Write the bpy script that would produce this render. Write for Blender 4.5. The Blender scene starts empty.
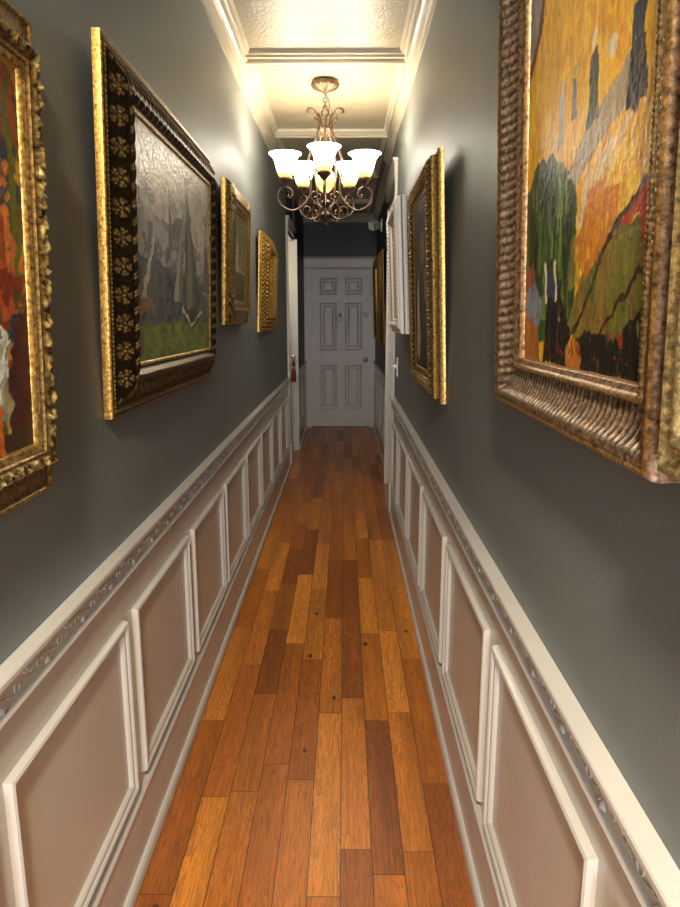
import bpy, bmesh, math, random
import numpy as np
from mathutils import Vector, Matrix
PI = math.pi
random.seed(7)
S = bpy.context.scene
COL = S.collection

# ------------------------------------------------------------------ camera
F, H, VP = 670.0, 1.45, (345.0, 319.0)
pitch = math.atan((453.5 - VP[1]) / F)
yaw = math.atan((VP[0] - 340) / F * math.cos(pitch))
cam = bpy.data.objects.new('camera', bpy.data.cameras.new('camera'))
COL.objects.link(cam)
cam.location = (0, 0, H)
cam.rotation_euler = (PI / 2 - pitch, 0, yaw)
cam.data.sensor_fit = 'VERTICAL'
cam.data.sensor_height = 36.0
cam.data.lens = 36.0 * F / 907.0
cam.data.clip_start = 0.01
S.camera = cam

# ------------------------------------------------------------------ world, exposure, daylight
S.view_settings.view_transform = 'Standard'
S.view_settings.look = 'None'
S.view_settings.exposure = 1.1
S.view_settings.gamma = 1.0
S.view_settings.use_curve_mapping = False
W = bpy.data.worlds.new('daylight_world'); S.world = W
W.use_nodes = True
W.node_tree.nodes['Background'].inputs[0].default_value = (0.55, 0.68, 0.95, 1)
W.node_tree.nodes['Background'].inputs[1].default_value = 1.0

def area(name, loc, rot, sx, sy, power, color):
    l = bpy.data.lights.new(name, 'AREA'); l.shape = 'RECTANGLE'
    l.size, l.size_y, l.energy, l.color = sx, sy, power, color
    o = bpy.data.objects.new(name, l); COL.objects.link(o)
    o.location, o.rotation_euler = loc, rot
    return o
area('window_daylight', (-0.10, -2.72, 1.62), (PI / 2, 0, 0), 0.62, 1.3, 54, (0.78, 0.86, 1.0))
LAMP_W = 1.7
SHADE_GLOW = 12.0
BACK_FILL_W = 58
SIDE_W = 3.2

# ------------------------------------------------------------------ material helpers
class NT:
    def __init__(s, name):
        s.m = bpy.data.materials.new(name); s.m.use_nodes = True
        s.t = s.m.node_tree; s.b = s.t.nodes['Principled BSDF']
    def n(s, typ, **kw):
        nd = s.t.nodes.new(typ)
        for k, v in kw.items(): setattr(nd, k, v)
        return nd
    def l(s, a, b): s.t.links.new(a, b)
    def setin(s, nd, idx, v):
        if hasattr(v, 'is_output') or isinstance(v, bpy.types.NodeSocket): s.l(v, nd.inputs[idx])
        else: nd.inputs[idx].default_value = v
    def math(s, op, a, b=0.0, c=None):
        nd = s.n('ShaderNodeMath', operation=op)
        s.setin(nd, 0, a); s.setin(nd, 1, b)
        if c is not None: s.setin(nd, 2, c)
        return nd.outputs[0]
    def obj(s): return s.n('ShaderNodeTexCoord').outputs['Object']
    def noise(s, vec, scale, detail=3, rough=.5):
        nd = s.n('ShaderNodeTexNoise'); s.l(vec, nd.inputs['Vector'])
        nd.inputs['Scale'].default_value = scale; nd.inputs['Detail'].default_value = detail
        nd.inputs['Roughness'].default_value = rough
        return nd
    def ramp(s, fac, stops):
        nd = s.n('ShaderNodeValToRGB'); e = nd.color_ramp.elements
        while len(e) < len(stops): e.new(0.5)
        for el, (p, c) in zip(e, stops):
            el.position = p; el.color = tuple(c) + (1,)
        s.l(fac, nd.inputs[0]); return nd.outputs[0]
    def bump(s, h, strength, dist=.01):
        nd = s.n('ShaderNodeBump'); nd.inputs['Strength'].default_value = strength
        nd.inputs['Distance'].default_value = dist
        s.l(h, nd.inputs['Height']); s.l(nd.outputs[0], s.b.inputs['Normal'])

def plain(name, col, rough=.5, metal=0.0, var=.06, scale=6, bump=0.0, bscale=60, spec=.5):
    t = NT(name); v = t.obj()
    nz = t.noise(v, scale, 4)
    c1 = tuple(max(0, x * (1 - var)) for x in col); c2 = tuple(x * (1 + var) for x in col)
    t.l(t.ramp(nz.outputs[0], [(.3, c1), (.7, c2)]), t.b.inputs['Base Color'])
    t.b.inputs['Roughness'].default_value = rough
    t.b.inputs['Metallic'].default_value = metal
    t.b.inputs['Specular IOR Level'].default_value = spec
    if bump:
        t.bump(t.noise(v, bscale, 4).outputs[0], bump, .004)
    return t.m

M_WALL = plain('slate_satin_paint', (.160, .174, .170), .50, 0, .05, 2.5, .12, 90)
M_NAVY = plain('dark_navy_wall', (.012, .014, .019), .5, 0, .05, 2.5, .12, 90)  # much darker wall tone for the end wall and far hall sections
M_TRIM = plain('cream_gloss_paint', (.53, .50, .445), .24, 0, .04, 5, .08, 40)
M_CEIL = plain('cream_textured_ceiling_paint', (.34, .305, .215), .33, 0, .03, 3, .8, 85, .35)
M_CTRIM = plain('cream_ceiling_trim_paint', (.44, .395, .30), .3, 0, .03, 3, .05, 60)
M_DOOR = plain('grey_white_door_paint', (.64, .57, .48), .35, 0, .05, 9, .2, 120)
M_BRASS = plain('aged_brass', (.55, .45, .30), .3, .6, .1, 30)
M_CHROME = plain('polished_chrome', (.88, .87, .85), .3, .3, .03, 30)
M_BRONZE = plain('antique_bronze', (.12, .075, .045), .38, .7, .45, 55)
M_BRONZED = plain('dark_bronze', (.08, .055, .035), .35, .8, .4, 50)
M_PLASTIC = plain('white_plastic', (.78, .77, .73), .35, 0, .02, 30)
M_DARK = plain('dark_lens', (.02, .02, .022), .15)
M_RED = plain('red_cord', (.16, .012, .02), .7)
M_YEL = plain('gold_cord', (.5, .33, .06), .7)
M_BACK = plain('brown_backing_paper', (.12, .085, .05), .8)

def floor_material():
    t = NT('oak_plank_floor')
    sp = t.n('ShaderNodeSeparateXYZ'); t.l(t.obj(), sp.inputs[0])
    x, y = sp.outputs[0], sp.outputs[1]
    px = t.math('DIVIDE', t.math('ADD', x, 5.01), .0862)
    i = t.math('FLOOR', px); fx = t.math('FRACT', px)
    def wn(w):
        nd = t.n('ShaderNodeTexWhiteNoise', noise_dimensions='1D'); t.setin(nd, 'W', w); return nd.outputs['Value']
    r1 = wn(i); r2 = wn(t.math('ADD', i, 77.3))
    ln = t.math('MULTIPLY_ADD', r2, .35, .5)
    py = t.math('ADD', t.math('DIVIDE', y, ln), t.math('MULTIPLY', r1, 9.0))
    j = t.math('FLOOR', py); fy = t.math('FRACT', py)
    cell = t.math('ADD', t.math('MULTIPLY', i, 13.17), t.math('MULTIPLY', j, 3.71))
    rc = wn(cell)
    # grain
    cb = t.n('ShaderNodeCombineXYZ')
    t.l(t.math('MULTIPLY', x, 34.0), cb.inputs[0]); t.l(t.math('MULTIPLY', y, 2.2), cb.inputs[1])
    t.l(t.math('MULTIPLY', rc, 40.0), cb.inputs[2])
    g = t.noise(cb.outputs[0], 1.0, 5, .62); g.inputs['Distortion'].default_value = 1.2
    fin = t.n('ShaderNodeCombineXYZ')
    t.l(t.math('MULTIPLY', x, 260.0), fin.inputs[0]); t.l(t.math('MULTIPLY', y, 9.0), fin.inputs[1]); t.l(rc, fin.inputs[2])
    fg = t.noise(fin.outputs[0], 1.0, 3, .6)
    rings = t.math('FRACT', t.math('MULTIPLY', g.outputs[0], 9.0))
    rings = t.math('ABSOLUTE', t.math('SUBTRACT', rings, .5))
    base = t.ramp(rc, [(0.0, (.19, .048, .005)), (.2, (.34, .098, .009)), (.5, (.47, .150, .014)), (.8, (.62, .225, .025)), (1.0, (.40, .112, .009))])
    shade = t.math('ADD', t.math('MULTIPLY', rings, 1.1), t.math('MULTIPLY', fg.outputs[0], .9))
    shade = t.math('ADD', shade, .20)
    patch = t.noise(cb.outputs[0], .35, 2)
    shade = t.math('MULTIPLY', shade, t.math('MULTIPLY_ADD', patch.outputs[0], 1.1, .45))
    # knots
    kv = t.n('ShaderNodeCombineXYZ')
    t.l(t.math('MULTIPLY', x, 9.0), kv.inputs[0]); t.l(t.math('MULTIPLY', y, 5.5), kv.inputs[1])
    vo = t.n('ShaderNodeTexVoronoi'); t.l(kv.outputs[0], vo.inputs['Vector']); vo.inputs['Scale'].default_value = 1.0
    kd = vo.outputs['Distance']
    kr = t.n('ShaderNodeSeparateColor'); t.l(vo.outputs['Color'], kr.inputs[0])
    ksel = t.math('GREATER_THAN', kr.outputs[0], .5)
    kn = t.math('LESS_THAN', t.math('ADD', kd, t.math('MULTIPLY', fg.outputs[0], .06)), .125)
    knot = t.math('MULTIPLY', ksel, kn)
    # gaps
    gx = t.math('LESS_THAN', t.math('MINIMUM', fx, t.math('SUBTRACT', 1.0, fx)), .016)
    gy = t.math('LESS_THAN', t.math('MULTIPLY', fy, ln), .0028)
    gap = t.math('MAXIMUM', gx, gy)
    mul = t.n('ShaderNodeVectorMath', operation='SCALE'); t.l(base, mul.inputs[0])
    dk = t.math('SUBTRACT', 1.0, t.math('MAXIMUM', t.math('MULTIPLY', gap, .78), t.math('MULTIPLY', knot, .8)))
    t.l(t.math('MULTIPLY', shade, dk), mul.inputs['Scale'])
    t.l(mul.outputs[0], t.b.inputs['Base Color'])
    t.l(t.math('MULTIPLY_ADD', fg.outputs[0], .18, .28), t.b.inputs['Roughness'])
    hgt = t.math('SUBTRACT', t.math('MULTIPLY', shade, .08), gap)
    t.bump(hgt, .35, .0015)
    return t.m
M_FLOOR = floor_material()

def attr_material(name, metal, rough, bump=0.0, bscale=200, stretch=None):
    t = NT(name)
    a = t.n('ShaderNodeVertexColor', layer_name='Col')
    nz = t.noise(t.obj(), 130, 3)
    mul = t.n('ShaderNodeVectorMath', operation='SCALE'); t.l(a.outputs[0], mul.inputs[0])
    if metal:
        n2 = t.noise(t.obj(), 420, 2)
        mo = t.math('MULTIPLY', t.math('MULTIPLY_ADD', nz.outputs[0], 3.0, -.65), t.math('MULTIPLY_ADD', n2.outputs[0], 1.6, .2))
        t.l(t.math('MAXIMUM', mo, .2), mul.inputs['Scale'])
    else: t.l(t.math('MULTIPLY_ADD', nz.outputs[0], .5, .75), mul.inputs['Scale'])
    t.l(mul.outputs[0], t.b.inputs['Base Color'])
    t.b.inputs['Metallic'].default_value = metal
    t.b.inputs['Roughness'].default_value = rough
    if bump: t.bump(t.noise(t.obj(), bscale, 3).outputs[0], bump, .002)
    return t.m
M_GILT = attr_material('carved_gilt', .72, .34, .15)
M_SILVER = attr_material('pale_silver_leaf', 0, .4, .15)
M_OIL = attr_material('oil_paint_on_canvas', 0, .36, .4, 150)

def glass_material():
    t = NT('lit_frosted_glass')
    sp = t.n('ShaderNodeSeparateXYZ'); t.l(t.obj(), sp.inputs[0])
    nz = t.noise(t.obj(), 22, 4, .6)
    h = t.math('ADD', sp.outputs[2], t.math('MULTIPLY', t.math('SUBTRACT', nz.outputs[0], .5), .05))
    col = t.ramp(t.math('MULTIPLY', h, 7.5), [(0.0, (.80, .42, .10)), (.28, (1.0, .72, .30)), (.5, (1.0, .93, .78)), (1.0, (1, .96, .88))])
    st = t.n('ShaderNodeMapRange'); t.l(h, st.inputs[0])
    st.inputs[1].default_value = 0.022; st.inputs[2].default_value = 0.085
    st.inputs[3].default_value = .9; st.inputs[4].default_value = SHADE_GLOW
    t.l(col, t.b.inputs['Base Color']); t.l(col, t.b.inputs['Emission Color'])
    t.l(st.outputs[0], t.b.inputs['Emission Strength'])
    t.b.inputs['Roughness'].default_value = .3
    return t.m
M_GLASS = glass_material()

# ------------------------------------------------------------------ mesh helpers
def link(name, bm, mat, parent=None, smooth=False, kind=None):
    me = bpy.data.meshes.new(name)
    bmesh.ops.recalc_face_normals(bm, faces=bm.faces)
    bm.to_mesh(me); bm.free()
    me.materials.append(mat)
    if smooth:
        for p in me.polygons: p.use_smooth = True
    o = bpy.data.objects.new(name, me); COL.objects.link(o)
    if parent: o.parent = parent
    if kind: o['kind'] = kind
    return o

def struct(name, bm, mat, smooth=False): return link(name, bm, mat, None, smooth, 'structure')

def thing(name, label, cat, loc, rot=(0, 0, 0), group=None):
    o = bpy.data.objects.new(name, None); COL.objects.link(o)
    o.location = loc; o.rotation_euler = rot
    o.empty_display_size = .05
    o['label'] = label; o['category'] = cat
    if group: o['group'] = group
    return o

def tag(o, label, cat, group=None):
    o['label'] = label; o['category'] = cat
    if group: o['group'] = group
    return o

def box(bm, x0, x1, y0, y1, z0, z1):
    v = [bm.verts.new((x, y, z)) for x in (x0, x1) for y in (y0, y1) for z in (z0, z1)]
    for f in ((0, 1, 3, 2), (4, 6, 7, 5), (0, 4, 5, 1), (2, 3, 7, 6), (0, 2, 6, 4), (1, 5, 7, 3)):
        bm.faces.new([v[k] for k in f])

def extrude_y(bm, prof, y0, y1, mx=1, ox=0):
    """closed profile [(x,z)] swept along Y"""
    a = [bm.verts.new((ox + mx * x, y0, z)) for x, z in prof]
    b = [bm.verts.new((ox + mx * x, y1, z)) for x, z in prof]
    n = len(prof)
    for k in range(n):
        bm.faces.new((a[k], a[(k + 1) % n], b[(k + 1) % n], b[k]))
    bm.faces.new(a); bm.faces.new(b[::-1])

def extrude_x(bm, prof, x0, x1):
    a = [bm.verts.new((x0, y, z)) for y, z in prof]
    b = [bm.verts.new((x1, y, z)) for y, z in prof]
    n = len(prof)
    for k in range(n):
        bm.faces.new((a[k], a[(k + 1) % n], b[(k + 1) % n], b[k]))
    bm.faces.new(a); bm.faces.new(b[::-1])

def smooth_path(pts, sub=6):
    P = [Vector(p) for p in pts]; out = []
    for k in range(len(P) - 1):
        p0 = P[max(k - 1, 0)]; p1 = P[k]; p2 = P[k + 1]; p3 = P[min(k + 2, len(P) - 1)]
        for q in range(sub):
            t = q / sub
            out.append(.5 * ((2 * p1) + (p2 - p0) * t + (2 * p0 - 5 * p1 + 4 * p2 - p3) * t * t + (3 * p1 - p0 - 3 * p2 + p3) * t ** 3))
    out.append(P[-1]); return out

def tube(bm, pts, rad, seg=8, flat=1.0):
    """swept tube; rad is a number or function of 0..1"""
    n = len(pts); rings = []; prev = None
    for k, p in enumerate(pts):
        d = (pts[min(k + 1, n - 1)] - pts[max(k - 1, 0)]).normalized()
        if prev is None:
            a = d.orthogonal().normalized()
        else:
            a = (prev - d * prev.dot(d)).normalized()
        prev = a; b = d.cross(a)
        r = rad(k / (n - 1)) if callable(rad) else rad
        rings.append([bm.verts.new(p + a * (r * math.cos(2 * PI * q / seg)) + b * (r * flat * math.sin(2 * PI * q / seg))) for q in range(seg)])
    for k in range(n - 1):
        for q in range(seg):
            bm.faces.new((rings[k][q], rings[k][(q + 1) % seg], rings[k + 1][(q + 1) % seg], rings[k + 1][q]))
    bm.faces.new(rings[0][::-1]); bm.faces.new(rings[-1])

def lathe(bm, prof, c=(0, 0, 0), seg=32, ripple=None):
    rings = []
    for i, (r, z) in enumerate(prof):
        if r < 1e-5:
            rings.append([bm.verts.new((c[0], c[1], c[2] + z))]); continue
        ring = []
        for q in range(seg):
            a = 2 * PI * q / seg
            rr = r * (1 + (ripple(a, i) if ripple else 0))
            ring.append(bm.verts.new((c[0] + rr * math.cos(a), c[1] + rr * math.sin(a), c[2] + z)))
        rings.append(ring)
    for a, b in zip(rings, rings[1:]):
        if len(a) == 1 and len(b) == 1: continue
        for q in range(seg):
            q2 = (q + 1) % seg
            if len(a) == 1: bm.faces.new((a[0], b[q], b[q2]))
            elif len(b) == 1: bm.faces.new((a[q], a[q2], b[0]))
            else: bm.faces.new((a[q], a[q2], b[q2], b[q]))

def xform(bm, vs, mat):
    for v in vs: v.co = mat @ v.co

# ------------------------------------------------------------------ the room
LX, LX2, RX, RX2 = -.56, -.538, .36, .41         # wall faces
YB, YE = -2.55, 9.06
ZC = 2.76
LO = (6.68, 7.46)                    # opening in the left wall
RO = (4.97, 5.88)                    # opening in the right wall
T = .12

bm = bmesh.new(); box(bm, LX - T, RX2 + T, YB - .1, YE + .1, -.05, 0); struct('floor', bm, M_FLOOR)
bm = bmesh.new(); box(bm, LX - T, RX2 + T, YB - .1, YE + .1, ZC, ZC + .05); struct('ceiling', bm, M_CEIL)
bm = bmesh.new()
box(bm, LX - T, LX, YB, LO[0], 0, ZC)
struct('wall_left', bm, M_WALL)
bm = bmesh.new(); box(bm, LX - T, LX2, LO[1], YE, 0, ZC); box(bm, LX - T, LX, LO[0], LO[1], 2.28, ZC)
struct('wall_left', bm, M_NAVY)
bm = bmesh.new()
box(bm, RX, RX + T + .05, YB, RO[0], 0, ZC); box(bm, RX, RX + T + .05, RO[0], RO[1] + .02, 2.34, ZC)
struct('wall_right', bm, M_WALL)
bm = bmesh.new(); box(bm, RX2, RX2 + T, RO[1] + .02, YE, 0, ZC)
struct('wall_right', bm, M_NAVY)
DX0, DX1, DZ = -.452, .322, 2.092
bm = bmesh.new()
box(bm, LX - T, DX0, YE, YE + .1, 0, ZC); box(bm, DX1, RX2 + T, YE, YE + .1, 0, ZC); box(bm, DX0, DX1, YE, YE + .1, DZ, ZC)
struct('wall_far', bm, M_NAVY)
WX0, WX1, WZ0, WZ1 = -.40, .20, .95, 2.25
bm = bmesh.new()
box(bm, LX - T, WX0, YB - .1, YB, 0, ZC); box(bm, WX1, RX + T, YB - .1, YB, 0, ZC)
box(bm, WX0, WX1, YB - .1, YB, 0, WZ0); box(bm, WX0, WX1, YB - .1, YB, WZ1, ZC)
struct('wall_back', bm, M_WALL)
bm = bmesh.new()
for a, b, c, d in ((WX0 - .06, WX0, WZ0 - .06, WZ1 + .06), (WX1, WX1 + .06, WZ0 - .06, WZ1 + .06), (WX0, WX1, WZ0 - .06, WZ0), (WX0, WX1, WZ1, WZ1 + .06), (WX0, WX1, 1.585, 1.615)):
    box(bm, a, b, YB - .02, YB + .02, c, d)
struct('window_1', bm, M_TRIM)

trim_no = [0]
def trim(bm, mat=None, smooth=False):
    trim_no[0] += 1
    return struct('trim_%d' % trim_no[0], bm, mat or M_TRIM, smooth)

# profiles: (out from wall, z)
RAIL = [(0, .897), (.031, .897), (.033, .894), (.033, .886), (.028, .884), (.026, .881), (.027, .878), (.020, .874), (.015, .868),
        (.012, .862), (.012, .832), (.012, .828), (.018, .826), (.0205, .820), (.018, .814), (.008, .811), (0, .811)]
DADO = .006     # thickness of the dado panel below the rail
BASE = [(0, 0), (.016, 0), (.016, .182), (.020, .186), (.021, .193), (.017, .200), (.010, .206), (0, .208)]
SHOE = [(.012, 0), (.030, 0), (.0295, .012), (.027, .022), (.022, .029), (.016, .032), (.012, .032)]
def sag(bm, side, wall_x):          # the right-hand rail has settled towards the near end
    if side == 'right' and wall_x == RX:
        for v in bm.verts: v.co.z -= .032 * (1 - v.co.y / 4.3)
def run(side, wall_x, y0, y1):
    mx = 1 if side == 'left' else -1
    bm = bmesh.new(); extrude_y(bm, [(0, 0), (DADO, 0), (DADO, .815), (0, .815)], y0, y1, mx, wall_x); trim(bm)
    bm = bmesh.new(); extrude_y(bm, RAIL, y0, y1, mx, wall_x); sag(bm, side, wall_x); trim(bm)
    bm = bmesh.new(); extrude_y(bm, BASE, y0, y1, mx, wall_x)
    o = struct('baseboard_%s' % side, bm, M_TRIM)
    bm = bmesh.new(); extrude_y(bm, SHOE, y0, y1, mx, wall_x); trim(bm)
run('left', LX, YB, LO[0] - .09)
run('left', LX2, LO[1] + .005, YE)
run('right', RX, YB, RO[0] - .10)
run('right', RX2, RO[1] + .005, YE)

PM = [(0, DADO), (0, .012), (.003, .020), (.008, .0225), (.013, .020), (.016, .0165), (.022, .0165), (.026, .0155), (.030, .012), (.034, DADO)]
def panel_moulding(side, wall_x, y0, y1, z0=.235, z1=.712):
    mx = 1 if side == 'left' else -1
    bm = bmesh.new(); loops = []
    for t, h in PM:
        x = wall_x + mx * h
        loops.append([bm.verts.new(c) for c in ((x, y0 + t, z0 + t), (x, y1 - t, z0 + t), (x, y1 - t, z1 - t), (x, y0 + t, z1 - t))])
    for a, b in zip(loops, loops[1:]):
        for k in range(4): bm.faces.new((a[k], a[(k + 1) % 4], b[(k + 1) % 4], b[k]))
    trim(bm)
for k in range(-4, 9):
    y0 = .955 + .668 * k
    y1 = min(y0 + .598, 6.56)
    if y1 - y0 > .15: panel_moulding('left', LX, y0, y1)
for k in range(-4, 6):
    y0 = .806 + .705 * k
    y1 = min(y0 + .628, 4.83)
    if y1 - y0 > .15: panel_moulding('right', RX, y0, y1)
for y0, y1 in ((7.62, 8.2), (8.27, 8.9)): panel_moulding('left', LX2, y0, y1, .26, .75)
for k in range(4): panel_moulding('right', RX2, 5.97 + .76 * k, 6.67 + .76 * k, .26, .75)

# carved vine relief on the frieze below the rail
def frieze(side, wall_x, y0, y1):
    mx = 1 if side == 'left' else -1
    x = wall_x + mx * .0125; zc = .847
    bm = bmesh.new(); y = y0; k = 0; p = .085
    while y < y1:
        s = 1 if k % 2 else -1
        stem = [(x, y + p * t, zc + s * .010 * math.sin(PI * t)) for t in np.linspace(0, 1, 9)]
        tube(bm, [Vector(q) for q in stem], .0017, 5)
        sp = []
        for q in range(15):
            a = q / 14 * 3.6 * PI / 2; r = .0125 * (1 - q / 18)
            sp.append(Vector((x, y + p * .42 + r * math.cos(a), zc - s * .001 + s * r * math.sin(a))))
        tube(bm, sp, lambda f: .0022 * (1 - .5 * f), 5)
        for a in (.7, 1.6, 2.4):
            c = Vector((x, y + p * .85, zc - s * .006))
            d = Vector((0, math.cos(a), -s * math.sin(a) * .9))
            tube(bm, [c, c + d * .006, c + d * .013, c + d * .017], lambda f: .0012 + .0024 * math.sin(PI * min(1, f + .05)), 5)
        y += p; k += 1
    sag(bm, side, wall_x); trim(bm, smooth=True)
frieze('left', LX, .3, 6.3)
frieze('right', RX, .3, 4.8)

# crown moulding, ceiling boards and coffer mouldings
CROWN = [(0, 2.672), (.008, 2.672), (.012, 2.680), (.008, 2.686), (.012, 2.694), (.020, 2.702), (.024, 2.712), (.034, 2.722),
         (.044, 2.728), (.048, 2.736), (.056, 2.738), (.062, 2.746), (.062, ZC), (0, ZC)]
for side, wx, y0, y1 in (('left', LX, YB, YE), ('right', RX, YB, RO[1] + .02), ('right', RX2, RO[1] + .02, YE)):
    pr = [(x, z - (.018 if side == 'left' and z < 2.70 else 0)) for x, z in CROWN]
    bm = bmesh.new(); extrude_y(bm, pr, y0, y1, 1 if side == 'left' else -1, wx); trim(bm, M_CTRIM)
bm = bmesh.new(); extrude_x(bm, [(YE - a, z) for a, z in CROWN], LX, RX2); trim(bm, M_CTRIM)
bm = bmesh.new(); extrude_x(bm, [(YB + a, z) for a, z in CROWN], LX, RX); trim(bm, M_CTRIM)
CM = [(0, 0), (0, .020), (.005, .028), (.012, .030), (.017, .024), (.022, .020), (.030, .019), (.035, .013), (.042, 0)]
BARS = [-.70, .77, 2.24, 3.71, 5.14, 6.55, 7.95]
cuts = [YB] + BARS + [YE]
for k in range(len(cuts) - 1):
    y0 = cuts[k] + (.035 if k else .1); y1 = cuts[k + 1] - (.035 if k < len(cuts) - 2 else .09)
    x0, x1 = -.515, .312
    bm = bmesh.new(); loops = []
    for t, h in CM:
        z = ZC - h
        loops.append([bm.verts.new(c) for c in ((x0 + t, y0 + t, z), (x1 - t, y0 + t, z), (x1 - t, y1 - t, z), (x0 + t, y1 - t, z))])
    for a, b in zip(loops, loops[1:]):
        for q in range(4): bm.faces.new((a[q], a[(q + 1) % 4], b[(q + 1) % 4], b[q]))
    trim(bm, M_CTRIM)
for yb in BARS:
    bm = bmesh.new(); box(bm, -.50, .30, yb - .034, yb + .034, ZC - .012, ZC); trim(bm, M_CTRIM)

# casings of the side openings
def casing(side, wx, y0, y1, ztop, cap):
    mx = 1 if side == 'left' else -1
    prof = [(0, 0), (0, .010), (.006, .014), (.018, .012), (.07, .012), (.078, .018), (.088, .018), (.088, 0)]
    bm = bmesh.new()
    a = []; b = []
    for t, h in prof:
        a.append(bm.verts.new((wx + mx * h, y0 - t, 0))); b.append(bm.verts.new((wx + mx * h, y0 - t, ztop)))
    for k in range(len(prof) - 1): bm.faces.new((a[k], a[k + 1], b[k + 1], b[k]))
    bm.faces.new(b); bm.faces.new(a)
    box(bm, *sorted((wx, wx + mx * .028)), y0 - .092, y0 - .0, 0, .23)      # plinth block
    trim(bm)
    bm = bmesh.new()
    box(bm, *sorted((wx, wx + mx * .022)), y0 - .088, y1 + .088 if side == 'left' else y1, ztop, ztop + cap - .02)
    box(bm, *sorted((wx, wx + mx * .034)), y0 - .10, y1 + .10 if side == 'left' else y1, ztop + cap - .02, ztop + cap)
    trim(bm)
casing('left', LX, LO[0], LO[1], 2.30, .10)
casing('right', RX, RO[0], RO[1], 2.40, .13)
# jambs and far casings
bm = bmesh.new()
box(bm, LX - .035, -.514, LO[1] - .02, LO[1] + .01, 0, 2.28); box(bm, LX - T, LX - .035, LO[1] - .008, LO[1] + .01, 0, 2.28)
box(bm, LX - T, LX, LO[0], LO[0] + .02, 0, 2.28); box(bm, LX - T, LX, LO[0] + .02, LO[1] - .02, 2.26, 2.28)
trim(bm)
bm = bmesh.new()
box(bm, RX - .008, RX2 + T, RO[1] - .022, RO[1], 0, 2.34); box(bm, RX + .03, RX2 + T, RO[1] - .036, RO[1] - .022, 0, 2.34)
box(bm, RX, RX + T, RO[0], RO[0] + .02, 0, 2.34); box(bm, RX, RX + T, RO[0] + .02, RO[1] - .022, 2.32, 2.34)
trim(bm)
# the two side rooms behind the openings, each with an added unseen fill lamp
M_ROOM = plain('cream_room_paint', (.62, .58, .48), .6, 0, .03, 3)
def side_room(side, x0, x1, y0, y1):
    inner = x1 if side == 'left' else x0; outer = x0 if side == 'left' else x1
    bm = bmesh.new()
    box(bm, *sorted((outer, outer + (-.1 if side == 'left' else .1))), y0 - .1, y1 + .1, 0, ZC)
    box(bm, x0, x1, y0 - .1, y0, 0, ZC); box(bm, x0, x1, y1, y1 + .1, 0, ZC)
    struct('wall_%s' % side, bm, M_ROOM)
    bm = bmesh.new(); box(bm, x0, x1, y0, y1, -.05, 0); struct('floor', bm, M_FLOOR)
    bm = bmesh.new(); box(bm, x0, x1, y0, y1, ZC, ZC + .05); struct('ceiling', bm, M_ROOM)
    l = bpy.data.lights.new('side_room_fill', 'AREA'); l.shape = 'DISK'; l.size = .35; l.energy = SIDE_W; l.color = (1.0, .88, .66)
    o = bpy.data.objects.new('side_room_fill', l); COL.objects.link(o); o.location = (inner + (-.28 if side == 'left' else .28), (LO if side == 'left' else RO)[0] + .12, 1.95)
    o.rotation_euler = (-PI / 2 * .0 + PI / 2, 0, 0)
side_room('left', LX - T - 1.6, LX - T, 5.6, 8.6)
side_room('right', RX2 + T + .0, RX2 + T + 1.6, 4.0, 7.0)

# panelled door leaf: local X = width, Z = height, front faces -Y
def door_leaf(bm, w, h, rects, th=.038):
    xs = sorted({0, w} | {r[0] for r in rects} | {r[1] for r in rects})
    zs = sorted({0, h} | {r[2] for r in rects} | {r[3] for r in rects})
    def is_panel(xa, za): return any(r[0] <= xa < r[1] and r[2] <= za < r[3] for r in rects)
    for i in range(len(xs) - 1):
        for k in range(len(zs) - 1):
            if not is_panel((xs[i] + xs[i + 1]) / 2, (zs[k] + zs[k + 1]) / 2):
                bm.faces.new([bm.verts.new(c) for c in ((xs[i], 0, zs[k]), (xs[i + 1], 0, zs[k]), (xs[i + 1], 0, zs[k + 1]), (xs[i], 0, zs[k + 1]))])
    for a, b, c, d in rects:
        loops = []
        for t, y in ((0, 0), (.006, -.003), (.012, .0), (.020, .013), (.040, .014), (.062, .004), (.066, .003)):
            loops.append([bm.verts.new(q) for q in ((a + t, y, c + t), (b - t, y, c + t), (b - t, y, d - t), (a + t, y, d - t))])
        for p, q in zip(loops, loops[1:]):
            for k in range(4): bm.faces.new((p[k], p[(k + 1) % 4], q[(k + 1) % 4], q[k]))
        bm.faces.new(loops[-1])
    bmesh.ops.remove_doubles(bm, verts=bm.verts, dist=1e-5)
    for f in ([(0, 0), (0, h)], [(w, 0), (w, h)]):
        (x, za), (_, zb) = f
        bm.faces.new([bm.verts.new(c) for c in ((x, 0, za), (x, 0, zb), (x, th, zb), (x, th, za))])
    bm.faces.new([bm.verts.new(c) for c in ((0, 0, h), (w, 0, h), (w, th, h), (0, th, h))])
    bm.faces.new([bm.verts.new(c) for c in ((0, th, 0), (w, th, 0), (w, th, h), (0, th, h))])

d1 = bpy.data.objects.new('door_1', None); COL.objects.link(d1); d1.location = (DX0, YE, 0); d1['kind'] = 'structure'
ox = -DX0
rects = [(-.336 + ox, -.112 + ox, 1.752, 1.972), (-.006 + ox, .222 + ox, 1.752, 1.972),
         (-.336 + ox, -.112 + ox, 1.026, 1.655), (-.006 + ox, .222 + ox, 1.026, 1.655),
         (-.336 + ox, -.112 + ox, .235, .835), (-.006 + ox, .222 + ox, .235, .835)]
bm = bmesh.new(); door_leaf(bm, DX1 - DX0 - .008, DZ - .012, rects)
o = link('door_leaf', bm, M_DOOR, d1); o.location = (.004, .028, .008)
bm = bmesh.new()
for x0, x1 in ((-.088, -.002), (DX1 - DX0 + .002, DX1 - DX0 + .082)):
    box(bm, x0, x1, -.018, 0, .22, DZ + .004)
    box(bm, x0 + .012, x1 - .012, -.026, -.018, .22, DZ + .004)
    box(bm, x0 - .002, x1 + .002, -.030, 0, 0, .22)
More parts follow.
